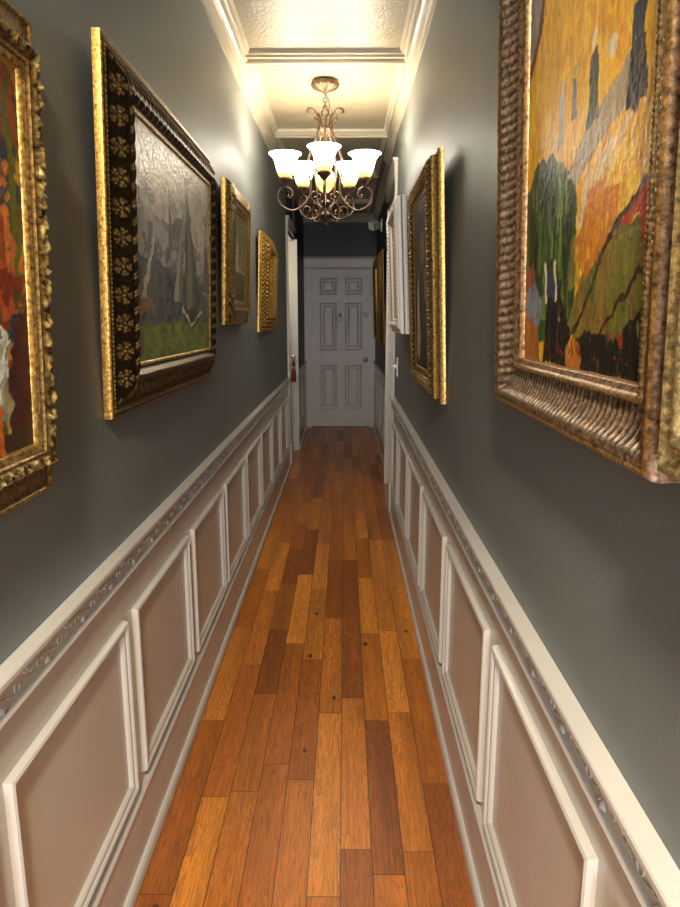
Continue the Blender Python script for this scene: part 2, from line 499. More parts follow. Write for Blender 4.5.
box(bm, -.002, .006, -.004, .09, 0, DZ); box(bm, DX1 - DX0 - .006, DX1 - DX0 + .002, -.004, .09, 0, DZ); box(bm, 0, DX1 - DX0, -.004, .09, DZ - .005, DZ + .002)
link('door_casing', bm, M_DOOR, d1)
bm = bmesh.new()
extrude_x(bm, [(0, DZ + .004), (-.022, DZ + .004), (-.026, DZ + .012), (-.022, DZ + .02), (-.022, DZ + .125), (-.034, DZ + .135), (-.040, DZ + .15), (0, DZ + .152)], -.098, DX1 - DX0 + .088)
link('door_lintel', bm, M_DOOR, d1)
def facing_lathe(prof, seg=24):
    bm = bmesh.new(); lathe(bm, prof, seg=seg)
    for v in bm.verts: v.co = Vector((v.co.x, -v.co.z, v.co.y))
    return bm
o = link('door_knob', facing_lathe([(0, 0), (.032, 0), (.032, .004), (.028, .008), (.012, .010), (.010, .03), (.016, .036), (.027, .046), (.030, .056), (.026, .066), (.012, .072), (0, .073)]), M_BRASS, d1, True)
o.location = (.277 + ox, .027, .915); o['label'] = 'dark aged brass round knob'
o = link('deadbolt', facing_lathe([(0, 0), (.036, 0), (.036, .006), (.030, .014), (.024, .018), (.022, .020), (0, .021)]), M_CHROME, d1, True)
o.location = (.279 + ox, .027, 1.502); o['label'] = 'bright round deadbolt plate'
kn = facing_lathe([(0, 0), (.022, 0), (.022, .006), (.014, .016), (.006, .02), (0, .02)])
ringp = [Vector((.030 * math.sin(a), -.016, -.022 - .026 + .032 * math.cos(a))) for a in np.linspace(.35, 2 * PI - .35, 22)]
tube(kn, ringp, lambda f: .005 + .005 * math.sin(PI * f), 8)
o = link('door_knocker', kn, M_BRASS, d1, True); o.location = (-.062 + ox, .027, 1.505); o['label'] = 'pale brass ring knocker'
o = link('peephole', facing_lathe([(0, 0), (.009, 0), (.009, .003), (0, .004)]), M_BRASS, d1, True); o.location = (-.062 + ox, .027, 1.60)
bm = bmesh.new(); box(bm, 0, DX1 - DX0, -.01, .09, 0, .010); o = link('door_sill', bm, M_BRONZED, d1)

# small latch on the far jamb of the left opening
bm = facing_lathe([(0, 0), (.022, 0), (.022, .004), (.009, .008), (.008, .030), (.016, .036), (.018, .046), (.010, .052), (0, .053)])
k2 = struct('trim_90', bm, M_CHROME, True); k2.location = (-.566, LO[1] - .021, 1.05)

# red and gold cord hanging from the handle of the left door
kx, ky = -.566, LO[1] - .045
t = thing('hanging_tassel', 'dark red tassel with gold band hanging in the left doorway', 'tassel', (kx, ky, .772))
bm = bmesh.new()
tube(bm, [Vector((.016 * math.sin(a), 0, .262 + .024 * math.cos(a))) for a in np.linspace(0, 2 * PI, 21)], .0025, 6)
lathe(bm, [(.003, .24), (.012, .225), (.020, .20), (.022, .175), (.017, .165)], seg=14)
link('cord', bm, M_RED, t, True)
bm = bmesh.new(); lathe(bm, [(.0, .166), (.019, .166), (.021, .155), (.019, .140), (.0, .138)], seg=14); link('band', bm, M_YEL, t, True)
bm = bmesh.new(); lathe(bm, [(0, .141), (.018, .140), (.024, .10), (.027, .05), (.029, .01), (.026, 0), (0, 0)], seg=28, ripple=lambda a, i: .08 * math.sin(14 * a)); link('fringe', bm, M_RED, t, True)

# ------------------------------------------------------------------ paintings
def hashn(ix, iy, s):
    v = np.sin(ix * 127.1 + iy * 311.7 + s * 74.7) * 43758.5453
    return v - np.floor(v)
def vn(x, y, s=0):
    ix, iy = np.floor(x), np.floor(y); fx, fy = x - ix, y - iy
    fx = fx * fx * (3 - 2 * fx); fy = fy * fy * (3 - 2 * fy)
    a, b = hashn(ix, iy, s), hashn(ix + 1, iy, s); c, d = hashn(ix, iy + 1, s), hashn(ix + 1, iy + 1, s)
    return (a * (1 - fx) + b * fx) * (1 - fy) + (c * (1 - fx) + d * fx) * fy
def fbm(x, y, s=0): return (vn(x, y, s) + .5 * vn(2 * x, 2 * y, s + 1) + .25 * vn(4 * x, 4 * y, s + 2)) / 1.75
def srgb(c):
    c = np.array(c, float) / 255.
    return np.where(c <= .04045, c / 12.92, ((c + .055) / 1.055) ** 2.4)
class Canvas:
    def __init__(s, w, h, n=170, seed=0, wob=.02):
        s.nx = int(n * max(1, w / h) if w > h else n); s.nz = int(s.nx * h / w)
        gx, gz = np.meshgrid(np.linspace(0, 1, s.nx), np.linspace(0, 1, s.nz))
        s.gx, s.gz = gx, gz; s.seed = seed; s.asp = h / w
        s.x = gx + wob * (fbm(gx * 22, gz * 22, seed) - .5) * 2
        s.y = gz + wob * (fbm(gx * 22, gz * 22, seed + 9) - .5) * 2
        s.c = np.zeros((s.nz, s.nx, 3))
    def fill(s, col): s.c[:] = srgb(col)
    def put(s, mask, col):
        m = np.clip(mask, 0, 1)[..., None]; s.c = s.c * (1 - m) + srgb(col) * m
    def poly(s, pts, col, a=1.0):
        ins = np.zeros(s.x.shape, bool); n = len(pts)
        for k in range(n):
            (x1, y1), (x2, y2) = pts[k], pts[(k + 1) % n]
            if y1 == y2: continue
            cond = ((y1 > s.y) != (y2 > s.y)) & (s.x < (x2 - x1) * (s.y - y1) / (y2 - y1) + x1)
            ins ^= cond
        s.put(ins * a, col)
    def blob(s, cx, cy, rx, ry, col, a=1.0, rot=0):
        dx, dy = s.x - cx, s.y - cy; c, n = math.cos(rot), math.sin(rot)
        u, v = (dx * c + dy * n) / rx, (-dx * n + dy * c) / ry
        s.put((u * u + v * v < 1) * a, col)
    def line(s, pts, wd, col, a=1.0):
        for (x1, y1), (x2, y2) in zip(pts, pts[1:]):
            L2 = (x2 - x1) ** 2 + (y2 - y1) ** 2
            tt = np.clip(((s.x - x1) * (x2 - x1) + (s.y - y1) * (y2 - y1)) / L2, 0, 1)
            d = np.hypot(s.x - x1 - tt * (x2 - x1), s.y - y1 - tt * (y2 - y1))
            s.put((d < wd) * a, col)
    def strokes(s, sx, sy, amp, cols=None, thr=.62, a=.7, seed=0, mask=None):
        n = fbm(s.x * sx, s.y * sy, s.seed + seed + 31)
        if cols is None:
            s.c *= (1 + amp * (n - .5) * 2)[..., None]
        else:
            for k, cc in enumerate(cols):
                m = fbm(s.x * sx + 17 * k, s.y * sy + 5 * k, s.seed + seed + 5 * k + 3) > thr
                s.put((m if mask is None else m & mask) * a, cc)

def canvas_object(cv, w, h, x0, z0, y, parent):
    nx, nz = cv.nx, cv.nz
    co = np.zeros((nx * nz, 3)); co[:, 0] = x0 + cv.gx.ravel() * w; co[:, 2] = z0 + cv.gz.ravel() * h
    co[:, 1] = y - .0012 * (fbm(cv.gx * 70, cv.gz * 70, 4).ravel())
    idx = np.arange(nx * nz).reshape(nz, nx)
    q = np.stack([idx[:-1, :-1], idx[:-1, 1:], idx[1:, 1:], idx[1:, :-1]], -1).reshape(-1, 4)
    return grid_mesh('painted_canvas', co, q, cv.c.reshape(-1, 3), M_OIL, parent)

def grid_mesh(name, co, quads, cols, mat, parent):
    me = bpy.data.meshes.new(name)
    me.vertices.add(len(co)); me.vertices.foreach_set('co', np.asarray(co, np.float32).ravel())
    me.loops.add(len(quads) * 4); me.loops.foreach_set('vertex_index', np.asarray(quads, np.int32).ravel())
    me.polygons.add(len(quads)); me.polygons.foreach_set('loop_start', np.arange(0, len(quads) * 4, 4, dtype=np.int32))
    me.update(calc_edges=True); me.validate()
    ca = me.color_attributes.new('Col', 'FLOAT_COLOR', 'POINT')
    c4 = np.ones((len(co), 4), np.float32); c4[:, :3] = np.clip(cols, 0, 1)
    ca.data.foreach_set('color', c4.ravel())
    me.materials.append(mat)
    o = bpy.data.objects.new(name, me); COL.objects.link(o); o.parent = parent
    return o

def frame_mesh(w, h, prof, pat, parent, mat, step=.004, name='carved_frame'):
    """prof: (t inward, height off the wall, dark, light); pat(side, s, t, L) -> (dh, relief 0..1)"""
    tt, hh, dk, lt = [], [], [], []
    for a, b in zip(prof, prof[1:]):
        n = max(1, int(max(abs(b[0] - a[0]), 0) / (step * .8)) + (1 if abs(b[1] - a[1]) > .01 else 0))
        for q in range(n):
            f = q / n
            tt.append(a[0] + f * (b[0] - a[0])); hh.append(a[1] + f * (b[1] - a[1]))
            dk.append(srgb(a[2])); lt.append(srgb(a[3]))
    tt.append(prof[-1][0]); hh.append(prof[-1][1]); dk.append(srgb(prof[-1][2])); lt.append(srgb(prof[-1][3]))
    tt, hh, dk, lt = map(np.array, (tt, hh, dk, lt)); nt = len(tt)
    co, qd, cl = [], [], []; off = 0
    corners = [((-w / 2, 0), (1, 0), (0, 1), w), ((w / 2, 0), (0, 1), (-1, 0), h), ((w / 2, h), (-1, 0), (0, -1), w), ((-w / 2, h), (0, -1), (1, 0), h)]
    for side, (o0, d, inn, L) in enumerate(corners):
        ns = int(L / step) + 1
        f = np.linspace(0, 1, ns)[:, None]
        s = tt[None] + f * (L - 2 * tt[None])
        t2 = np.broadcast_to(tt[None], s.shape)
        dh, rel = pat(side, s, t2, L)
        fade = np.clip(np.minimum(f, 1 - f) * (ns - 1) / 1.0, 0, 1)      # close the mitres
        dh = dh * fade * (hh[None] > .004)
        px = o0[0] + d[0] * s + inn[0] * t2; pz = o0[1] + d[1] * s + inn[1] * t2
        co.append(np.stack([px, -(hh[None] + dh), pz], -1).reshape(-1, 3))
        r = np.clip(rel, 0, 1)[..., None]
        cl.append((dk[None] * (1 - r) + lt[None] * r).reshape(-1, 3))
        idx = off + np.arange(ns * nt).reshape(ns, nt); off += ns * nt
        qd.append(np.stack([idx[:-1, :-1], idx[1:, :-1], idx[1:, 1:], idx[:-1, 1:]], -1).reshape(-1, 4))
    return grid_mesh(name, np.concatenate(co), np.concatenate(qd), np.concatenate(cl), mat, parent)

def bead(s, t, t0, t1, p, amp):
    m = ((t >= t0) & (t <= t1)).astype(float)
    u = np.clip((t - t0) / (t1 - t0), 0, 1)
    b = np.abs(np.sin(PI * s / p)) * np.sin(PI * u)
    return m * amp * b, m * b
def inband(t, a, b): return ((t >= a) & (t <= b)).astype(float)
def cu(t, a, b): return np.clip((t - a) / (b - a), 0, 1)

def picture(name, label, side, ya, yb, z0, z1, wall_x, tilt, prof, pat, cv_fn, mat=None, group=None, step=.004, n=150):
    w, h = yb - ya, z1 - z0
    rz = PI / 2 if side == 'left' else -PI / 2
    mx = 1 if side == 'left' else -1
    t = thing(name, label, 'painting', (wall_x + mx * .0015, (ya + yb) / 2, z0), (tilt, 0, rz), group)
    frame_mesh(w, h, prof, pat, t, mat or M_GILT, step)
    ti = prof[-1][0] - .006; hc = prof[-1][1]
    cw, ch = w - 2 * ti, h - 2 * ti
    cv = Canvas(cw, ch, n, seed=int(ya * 10)); cv_fn(cv)
    canvas_object(cv, cw, ch, -cw / 2, ti, -hc - .001, t)
    bm = bmesh.new(); box(bm, -w / 2 + .004, w / 2 - .004, -min(.008, hc * .6), -.001, .004, h - .004)
    link('backing_board', bm, M_BACK, t)
    return t

GD, GL = (56, 38, 16), (230, 184, 100)      # dark and light gilt
BD, BL = (44, 33, 22), (190, 150, 86)      # dark bronze gilt

# --- right wall, nearest full painting: fluted scoop frame
def pat_scoop(side, s, t, L):
    dh = np.zeros_like(s); r = np.ones_like(s) * .75
    m = inband(t, .024, .070); u = cu(t, .024, .070)
    fl = .5 + .5 * np.cos(2 * PI * (s + .15 * (t - .05)) / .0165)
    dh += m * .0034 * fl ** .6 * np.sin(PI * u) ** .35; r = np.where(m > 0, .15 + .85 * fl, r)
    d, q = bead(s, t, .012, .021, .008, .0022); dh += d; r = np.where(q + inband(t, .012, .021) > 0, .3 + .7 * q, r)
    d, q = bead(s, t, .0725, .079, .007, .0026); dh += d; r = np.where(inband(t, .0725, .079) > 0, .25 + .75 * q, r)
    return dh, r
PU = (112, 82, 66); PL = (176, 138, 104)
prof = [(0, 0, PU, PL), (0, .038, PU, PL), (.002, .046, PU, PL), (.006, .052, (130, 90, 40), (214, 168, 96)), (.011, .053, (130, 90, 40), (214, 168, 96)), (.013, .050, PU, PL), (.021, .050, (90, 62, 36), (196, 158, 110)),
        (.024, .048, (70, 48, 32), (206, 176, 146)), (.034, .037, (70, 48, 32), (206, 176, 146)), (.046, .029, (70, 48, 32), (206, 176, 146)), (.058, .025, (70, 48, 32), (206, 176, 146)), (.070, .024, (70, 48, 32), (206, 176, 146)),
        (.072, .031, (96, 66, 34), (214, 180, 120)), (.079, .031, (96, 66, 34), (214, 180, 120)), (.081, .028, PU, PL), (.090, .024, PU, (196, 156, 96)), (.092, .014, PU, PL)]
def art_fields(c):
    c.fill((240, 184, 34)); c.strokes(30, 9, .2); c.strokes(44, 13, 0, [(255, 214, 70), (222, 146, 34), (246, 168, 44)], .66, .7)
    c.poly([(0, .74), (.12, .80), (.24, 1), (0, 1)], (150, 142, 138)); c.poly([(.20, .86), (.34, 1), (.2, 1)], (96, 92, 110))
    c.line([(0, .70), (.10, .78), (.22, .95), (.34, 1.05)], .018, (110, 62, 48))
    c.poly([(0, .44), (.12, .5), (.30, .49), (.5, .42), (.52, .12), (.2, .05), (0, .1)], (50, 84, 34))
    g = (c.x < .55) & (c.y < .52) & (c.y > .12) & (c.c[..., 0] < .1)
    c.strokes(34, 7, 0, [(86, 124, 42), (24, 44, 26), (120, 140, 50), (20, 34, 22)], .6, .85, 3, g)
    c.poly([(.42, .42), (.50, .40), (.86, .50), (.84, .57), (.5, .47)], (170, 150, 118))
    c.poly([(.5, .30), (.56, .40), (.86, .47), (.78, .42), (.62, .34)], (214, 196, 160), .7)
    c.poly([(.46, .10), (.60, .24), (.78, .30), (1, .27), (1, 0), (.4, 0)], (122, 116, 46)); c.strokes(18, 9, 0, [(150, 140, 60), (90, 96, 36), (140, 104, 44)], .64, .6, 8, (c.y < .28) & (c.x > .45) & (c.x - .3 > c.y * .6))
    c.poly([(.5, .26), (.6, .38), (.8, .36), (.78, .28), (.6, .2)], (206, 124, 34), .9)
    c.poly([(.80, .29), (.90, .34), (1, .35), (1, .22), (.93, .22), (.90, .29)], (184, 62, 26))
    c.line([(.50, .08), (.66, .20), (.80, .30), (1.0, .37)], .007, (60, 36, 24)); c.line([(.70, .08), (.86, .16), (1, .23)], .006, (60, 40, 24))
    c.poly([(0, .0), (0, .20), (.10, .26), (.16, .16), (.2, 0)], (176, 104, 40)); c.blob(.12, .15, .10, .05, (128, 140, 150)); c.blob(.06, .22, .07, .03, (150, 82, 60))
    c.poly([(.22, 0), (.3, .22), (.42, .16), (.5, .06), (.62, .10), (.8, .07), (1, .16), (1, 0)], (34, 26, 22)); c.blob(.52, .035, .07, .035, (196, 120, 40))
    c.strokes(26, 26, 0, [(150, 60, 40), (170, 150, 110)], .76, .8, 4, c.y < .12)
    # field hands: plain upright daubs
    def hand(x, y, s, coat, skirt, hat):
        c.poly([(x - .045 * s, y), (x + .05 * s, y), (x + .03 * s, y + .11 * s), (x - .03 * s, y + .11 * s)], skirt)
        c.poly([(x - .035 * s, y + .10 * s), (x + .035 * s, y + .10 * s), (x + .028 * s, y + .17 * s), (x - .028 * s, y + .17 * s)], coat)
        c.blob(x, y + .19 * s, .020 * s, .016 * s, hat)
    hand(.86, .47, 1.05, (40, 44, 66), (34, 34, 48), (30, 26, 34)); hand(.60, .49, .85, (70, 66, 60), (70, 72, 50), (222, 210, 180))
    hand(.36, .50, .62, (196, 200, 196), (150, 150, 140), (206, 190, 160)); hand(.46, .53, .55, (120, 104, 96), (130, 110, 84), (180, 160, 120))
    hand(.30, .08, .85, (60, 66, 90), (28, 26, 30), (40, 34, 30)); c.line([(.26, .16), (.24, .24)], .012, (224, 216, 200)); c.line([(.35, .16), (.34, .24)], .012, (224, 216, 200))
    c.blob(.72, .60, .035, .025, (222, 208, 170))
    c.strokes(90, 26, .30); c.strokes(30, 14, .18, seed=4); c.strokes(80, 24, 0, [(250, 210, 90), (206, 116, 36)], .70, .55, 6, (c.c[..., 0] > .5))
    c.strokes(70, 22, 0, [(64, 70, 60), (120, 80, 50)], .72, .5, 7, (c.c[..., 0] < .3))
picture('framed_painting', 'golden harvest field painting in fluted bronze scoop frame, large on right wall', 'right', .665, 1.375, 1.287, 2.13, RX, .034, prof, pat_scoop, art_fields, step=.0022, n=230)

# --- right wall, frame cut by the picture edge
def pat_plain(side, s, t, L): return np.zeros_like(s), .55 + .45 * np.sin(t * 260) ** 2
g1, g2 = (120, 96, 56), (224, 198, 140)
prof = [(0, 0, g1, g2), (0, .062, g1, g2), (.004, .073, g1, g2), (.010, .076, g1, g2), (.014, .070, g1, g2), (.020, .066, g1, g2), (.026, .074, g1, g2), (.034, .078, g1, g2), (.044, .072, g1, g2), (.060, .055, g1, g2), (.080, .042, g1, g2), (.092, .04, g1, g2), (.096, .046, g1, g2), (.102, .04, g1, g2), (.11, .02, g1, g2)]
def art_dim(c): c.fill((96, 84, 60)); c.strokes(12, 12, .4); c.strokes(20, 10, 0, [(140, 116, 70), (60, 66, 50)], .6, .8)
picture('framed_painting', 'pale gold scoop frame cut off by the right edge of the photo', 'right', -.05, .603, 1.312, 2.12, RX, .030, prof, pat_plain, art_dim)

# --- right wall, portrait in ornate gold and brown frame
def pat_lattice(side, s, t, L):
    dh = np.zeros_like(s); m = inband(t, .029, .078)
    a = np.abs(np.sin(2 * PI * (s + t) / .050) * np.sin(2 * PI * (s - t) / .050)); b = np.clip(a * 1.6 - .3, 0, 1)
    dh += m * .010 * b; r = np.where(m > 0, b, .6)
    d, q = bead(s, t, .080, .088, .012, .004); dh += d; r = np.where(inband(t, .080, .088) > 0, q, r)
    return dh, r
OR, OL = (26, 18, 10), (214, 176, 112)
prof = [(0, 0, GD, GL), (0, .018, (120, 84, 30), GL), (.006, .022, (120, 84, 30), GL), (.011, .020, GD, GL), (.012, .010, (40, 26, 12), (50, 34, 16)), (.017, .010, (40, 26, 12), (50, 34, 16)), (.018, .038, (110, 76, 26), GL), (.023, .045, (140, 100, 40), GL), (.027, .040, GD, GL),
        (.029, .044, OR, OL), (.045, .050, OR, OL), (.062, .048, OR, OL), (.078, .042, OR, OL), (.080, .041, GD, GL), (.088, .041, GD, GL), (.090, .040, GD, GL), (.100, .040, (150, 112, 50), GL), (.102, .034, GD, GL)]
def art_portrait(c):
    c.fill((40, 30, 22)); c.strokes(6, 5, .4)
    c.poly([(.25, 0), (.2, .35), (.3, .55), (.5, .62), (.75, .5), (.9, 0)], (20, 16, 15))
    c.blob(.52, .72, .13, .10, (150, 100, 64)); c.poly([(.35, .7), (.4, .86), (.6, .88), (.7, .7), (.66, .78), (.5, .83), (.4, .78)], (46, 28, 18))
    c.poly([(.08, .08), (.16, .5), (.30, .58), (.26, .4), (.34, .2), (.22, .05)], (196, 184, 152)); c.strokes(40, 5, 0, [(120, 104, 76), (226, 216, 186)], .6, .7, 2, c.c[..., 0] > .35)
    c.poly([(.6, .4), (.72, .42), (.68, .6), (.6, .6)], (160, 112, 66)); c.poly([(.8, .3), (1, .5), (1, .9), (.85, .8)], (90, 54, 30))
picture('framed_painting', 'dark portrait in deep gold frame with carved lattice, right wall above light switch', 'right', 2.36, 3.10, 1.155, 2.005, RX, .040, prof, pat_lattice, art_portrait)

# --- right wall, silver white frame beside the door casing
SD, SL = (150, 140, 120), (246, 242, 230)
def pat_silver(side, s, t, L):
    dh = np.zeros_like(s); m = inband(t, .034, .07)
    a = np.sin(2 * PI * s / .045 + 3 * np.sin(PI * cu(t, .034, .07))) * np.sin(PI * cu(t, .034, .07))
    dh += m * .008 * np.abs(a); return dh, np.where(m > 0, .15 + np.abs(a), .85)
SG = (92, 74, 48)
prof = [(0, 0, SD, SL), (0, .016, SL, SL), (.005, .018, SG, SG), (.005, .022, SG, SG), (0, .024, SL, SL), (0, .044, SL, SL), (.006, .046, SG, SG), (.006, .050, SG, SG), (.001, .052, SL, SL), (.003, .064, SL, SL), (.010, .072, SD, SL), (.018, .070, SD, SL), (.024, .064, SD, SL), (.032, .082, SD, SL), (.052, .080, (60, 50, 36), SL), (.070, .070, (60, 50, 36), SL), (.08, .055, (110, 80, 40), (180, 140, 80)), (.10, .03, SD, SL), (.105, .02, SD, SL)]
def art_grey(c): c.fill((70, 60, 48)); c.strokes(8, 8, .4); c.blob(.4, .4, .2, .25, (150, 110, 60), .8); c.blob(.7, .6, .15, .1, (170, 90, 40))
picture('framed_painting', 'painting in deep silvery white frame beside the right door casing', 'right', 3.53, 4.20, 1.375, 2.060, RX, .045, prof, pat_silver, art_grey, mat=M_SILVER)

# --- right wall, far section
def pat_leaf(side, s, t, L):
    a = np.abs(np.sin(2 * PI * s / .06)) * np.sin(PI * cu(t, .01, .09)); return .008 * a * inband(t, .01, .09), .2 + .8 * a
prof = [(0, 0, BD, BL), (0, .02, GD, GL), (.008, .024, GD, GL), (.012, .03, BD, BL), (.05, .055, BD, BL), (.09, .04, BD, BL), (.10, .045, GD, GL), (.11, .03, GD, GL), (.115, .015, GD, GL)]
def art_brown(c): c.fill((84, 46, 22)); c.strokes(8, 8, .4); c.strokes(14, 9, 0, [(150, 80, 30), (50, 30, 20)], .6, .8)
picture('framed_painting', 'brown painting in bronze gold frame on right wall close to the far door', 'right', 6.95, 8.15, 1.185, 2.13, RX2, .03, prof, pat_leaf, art_brown, n=60, step=.008)

# --- left wall, harbour with sails
def pat_dark(side, s, t, L):
    dh = np.zeros_like(s); r = np.ones_like(s) * .7
    d, q = bead(s, t, .010, .020, .010, .004); dh += d; r = np.where(inband(t, .010, .020) > 0, q ** .8, r)
    m = inband(t, .022, .080); u = cu(t, .022, .080); P = .064
    if side in (1, 3):
        sc = ((s - L / 2) / P + .5) % 1 - .5; dx = sc * P; dy = (u - .48) * .058
        rr = np.hypot(dx, dy); an = np.arctan2(dy, dx)
        q = np.exp(-(rr / .0042) ** 2)
        for pk in range(5):
            pa = PI / 2 + 2 * PI * pk / 5
            for rad, sg in ((.0105, .0040), (.0175, .0034)):
                for off in ((0,) if rad < .012 else (-.22, .22)):
                    q = np.maximum(q, np.exp(-(((dx - rad * np.cos(pa + off)) ** 2 + (dy - rad * np.sin(pa + off)) ** 2) / sg ** 2)))
        dh += m * .0055 * q; r = np.where(m > 0, .03 + .95 * q ** 1.6, r)
    else:
        q = np.clip(np.sin(2 * PI * (s + (.5 if side == 2 else -.5) * t * 1.2) / .034), 0, 1) ** 1.5 * np.sin(PI * u) ** .5
        dh += m * .007 * q; r = np.where(m > 0, .05 + .75 * q * (.25 + .75 * u ** 2), r)
    m = inband(t, .084, .104); u = cu(t, .084, .104)
    q = np.abs(np.sin(PI * (s + .4 * t) / .040)) ** .5 * np.sin(PI * u); tick = np.clip(np.cos(2 * PI * (s + .8 * t) / .040) * 12 - 10.8, 0, 1) + np.clip(np.cos(2 * PI * (s + .8 * t - .008) / .040) * 12 - 10.8, 0, 1)
    dh += m * .004 * q; r = np.where(m > 0, .05 + .9 * np.clip(tick, 0, 1), r)
    return dh, r
DK = (34, 25, 15)
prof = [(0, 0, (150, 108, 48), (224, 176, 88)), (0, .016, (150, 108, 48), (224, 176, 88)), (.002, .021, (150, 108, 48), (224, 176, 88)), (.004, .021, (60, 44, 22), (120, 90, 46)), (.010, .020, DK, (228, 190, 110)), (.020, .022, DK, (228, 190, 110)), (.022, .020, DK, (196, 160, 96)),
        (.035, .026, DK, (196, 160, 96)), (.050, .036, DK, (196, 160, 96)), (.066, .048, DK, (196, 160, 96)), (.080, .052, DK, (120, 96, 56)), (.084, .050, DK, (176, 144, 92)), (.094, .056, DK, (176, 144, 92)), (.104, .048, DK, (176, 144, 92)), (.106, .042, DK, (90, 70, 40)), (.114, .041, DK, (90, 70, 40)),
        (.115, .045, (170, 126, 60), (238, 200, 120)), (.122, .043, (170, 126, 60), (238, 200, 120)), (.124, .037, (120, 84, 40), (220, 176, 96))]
def art_sails(c):
    c.fill((226, 218, 200)); c.strokes(26, 26, .3); c.strokes(22, 22, 0, [(246, 240, 226), (178, 174, 168), (228, 214, 186)], .60, .7)
    c.poly([(0, .70), (.2, .66), (.5, .58), (.8, .52), (1, .50), (1, .40), (0, .45)], (176, 172, 172), .8)
    hz = (c.y > .44) & (c.y < .74 - .16 * c.x + .05 * np.sin(14 * c.x))
    c.strokes(16, 14, 0, [(128, 128, 138), (206, 202, 196), (104, 104, 114)], .56, .75, 7, hz)
    c.poly([(0, .47), (1, .38), (1, 0), (0, 0)], (92, 94, 96)); c.strokes(20, 16, 0, [(122, 124, 126), (56, 60, 64), (104, 112, 118)], .56, .8, 5, c.y < .44)
    c.poly([(0, .17), (.5, .18), (1, .16), (1, 0), (0, 0)], (116, 134, 52)); c.strokes(22, 22, 0, [(150, 160, 70), (84, 104, 40), (164, 160, 84)], .60, .7, 6, c.y < .165)
    c.poly([(.06, .27), (.17, .29), (.24, .66), (.17, .5)], (206, 204, 190)); c.poly([(.11, .28), (.18, .29), (.235, .58)], (104, 112, 104)); c.poly([(.02, .23), (.15, .29), (.19, .26), (.06, .20)], (160, 116, 78))
    c.poly([(.42, .28), (.54, .27), (.58, .80), (.52, .62)], (184, 176, 150)); c.poly([(.48, .28), (.54, .27), (.575, .70)], (128, 126, 104))
    c.poly([(.57, .24), (.84, .26), (.72, .55), (.62, .88)], (98, 104, 88)); c.poly([(.60, .24), (.70, .25), (.64, .80)], (140, 142, 116)); c.poly([(.76, .27), (.83, .27), (.70, .58)], (76, 80, 70))
    c.line([(.585, .22), (.60, .95)], .004, (60, 52, 46)); c.poly([(.54, .25), (.84, .22), (.78, .16), (.60, .16)], (84, 54, 42)); c.line([(.54, .25), (.68, .16), (.86, .23)], .008, (224, 216, 196))
    c.poly([(.88, .2), (.99, .2), (.98, .52), (.94, .66), (.90, .5)], (120, 122, 110)); c.line([(.88, .34), (.99, .33)], .008, (200, 196, 174)); c.line([(.9, .2), (.93, .8)], .005, (70, 64, 56)); c.line([(.97, .2), (.96, .6)], .006, (170, 166, 146))
    c.poly([(.36, .52), (.42, .52), (.38, .80)], (130, 126, 128)); c.strokes(60, 60, .2)
picture('framed_painting', 'painting of grey sailing boats above green strip, dark rosette frame, left wall', 'left', 1.535, 2.69, 1.222, 2.045, LX, .036, prof, pat_dark, art_sails, step=.0028, n=190)

# --- left wall, cut by the picture edge
def pat_ridge(side, s, t, L):
    dh = np.zeros_like(s); m = inband(t, .061, .083); u = cu(t, .061, .083)
    a = (.35 + .65 * np.abs(np.sin(PI * (s + .6 * t) / .030))) * np.clip(fbm(s * 130, t * 150 + 3, 3) * 2.4 - .7, 0, 1)
    dh += m * .007 * a; r = np.where(m > 0, a, .55 + .25 * np.sin(t * 300)); return dh, r
prof = [(0, 0, (90, 68, 34), (190, 150, 84)), (0, .014, (110, 84, 44), (200, 160, 92)), (.006, .020, (110, 84, 44), (210, 170, 100)), (.012, .014, (104, 80, 44), (170, 136, 80)), (.058, .014, (104, 80, 44), (170, 136, 80)), (.060, .030, GD, GL), (.064, .044, (60, 40, 14), (255, 222, 140)), (.072, .058, (60, 40, 14), (255, 222, 140)), (.082, .054, (60, 40, 14), (255, 222, 140)),
        (.084, .050, (50, 34, 16), (150, 116, 60)), (.090, .050, (190, 146, 76), (240, 204, 136)), (.091, .044, (50, 34, 16), (120, 90, 50)), (.095, .044, (190, 146, 76), (240, 204, 136)), (.103, .043, (150, 104, 44), (236, 190, 106)), (.105, .034, GD, GL)]
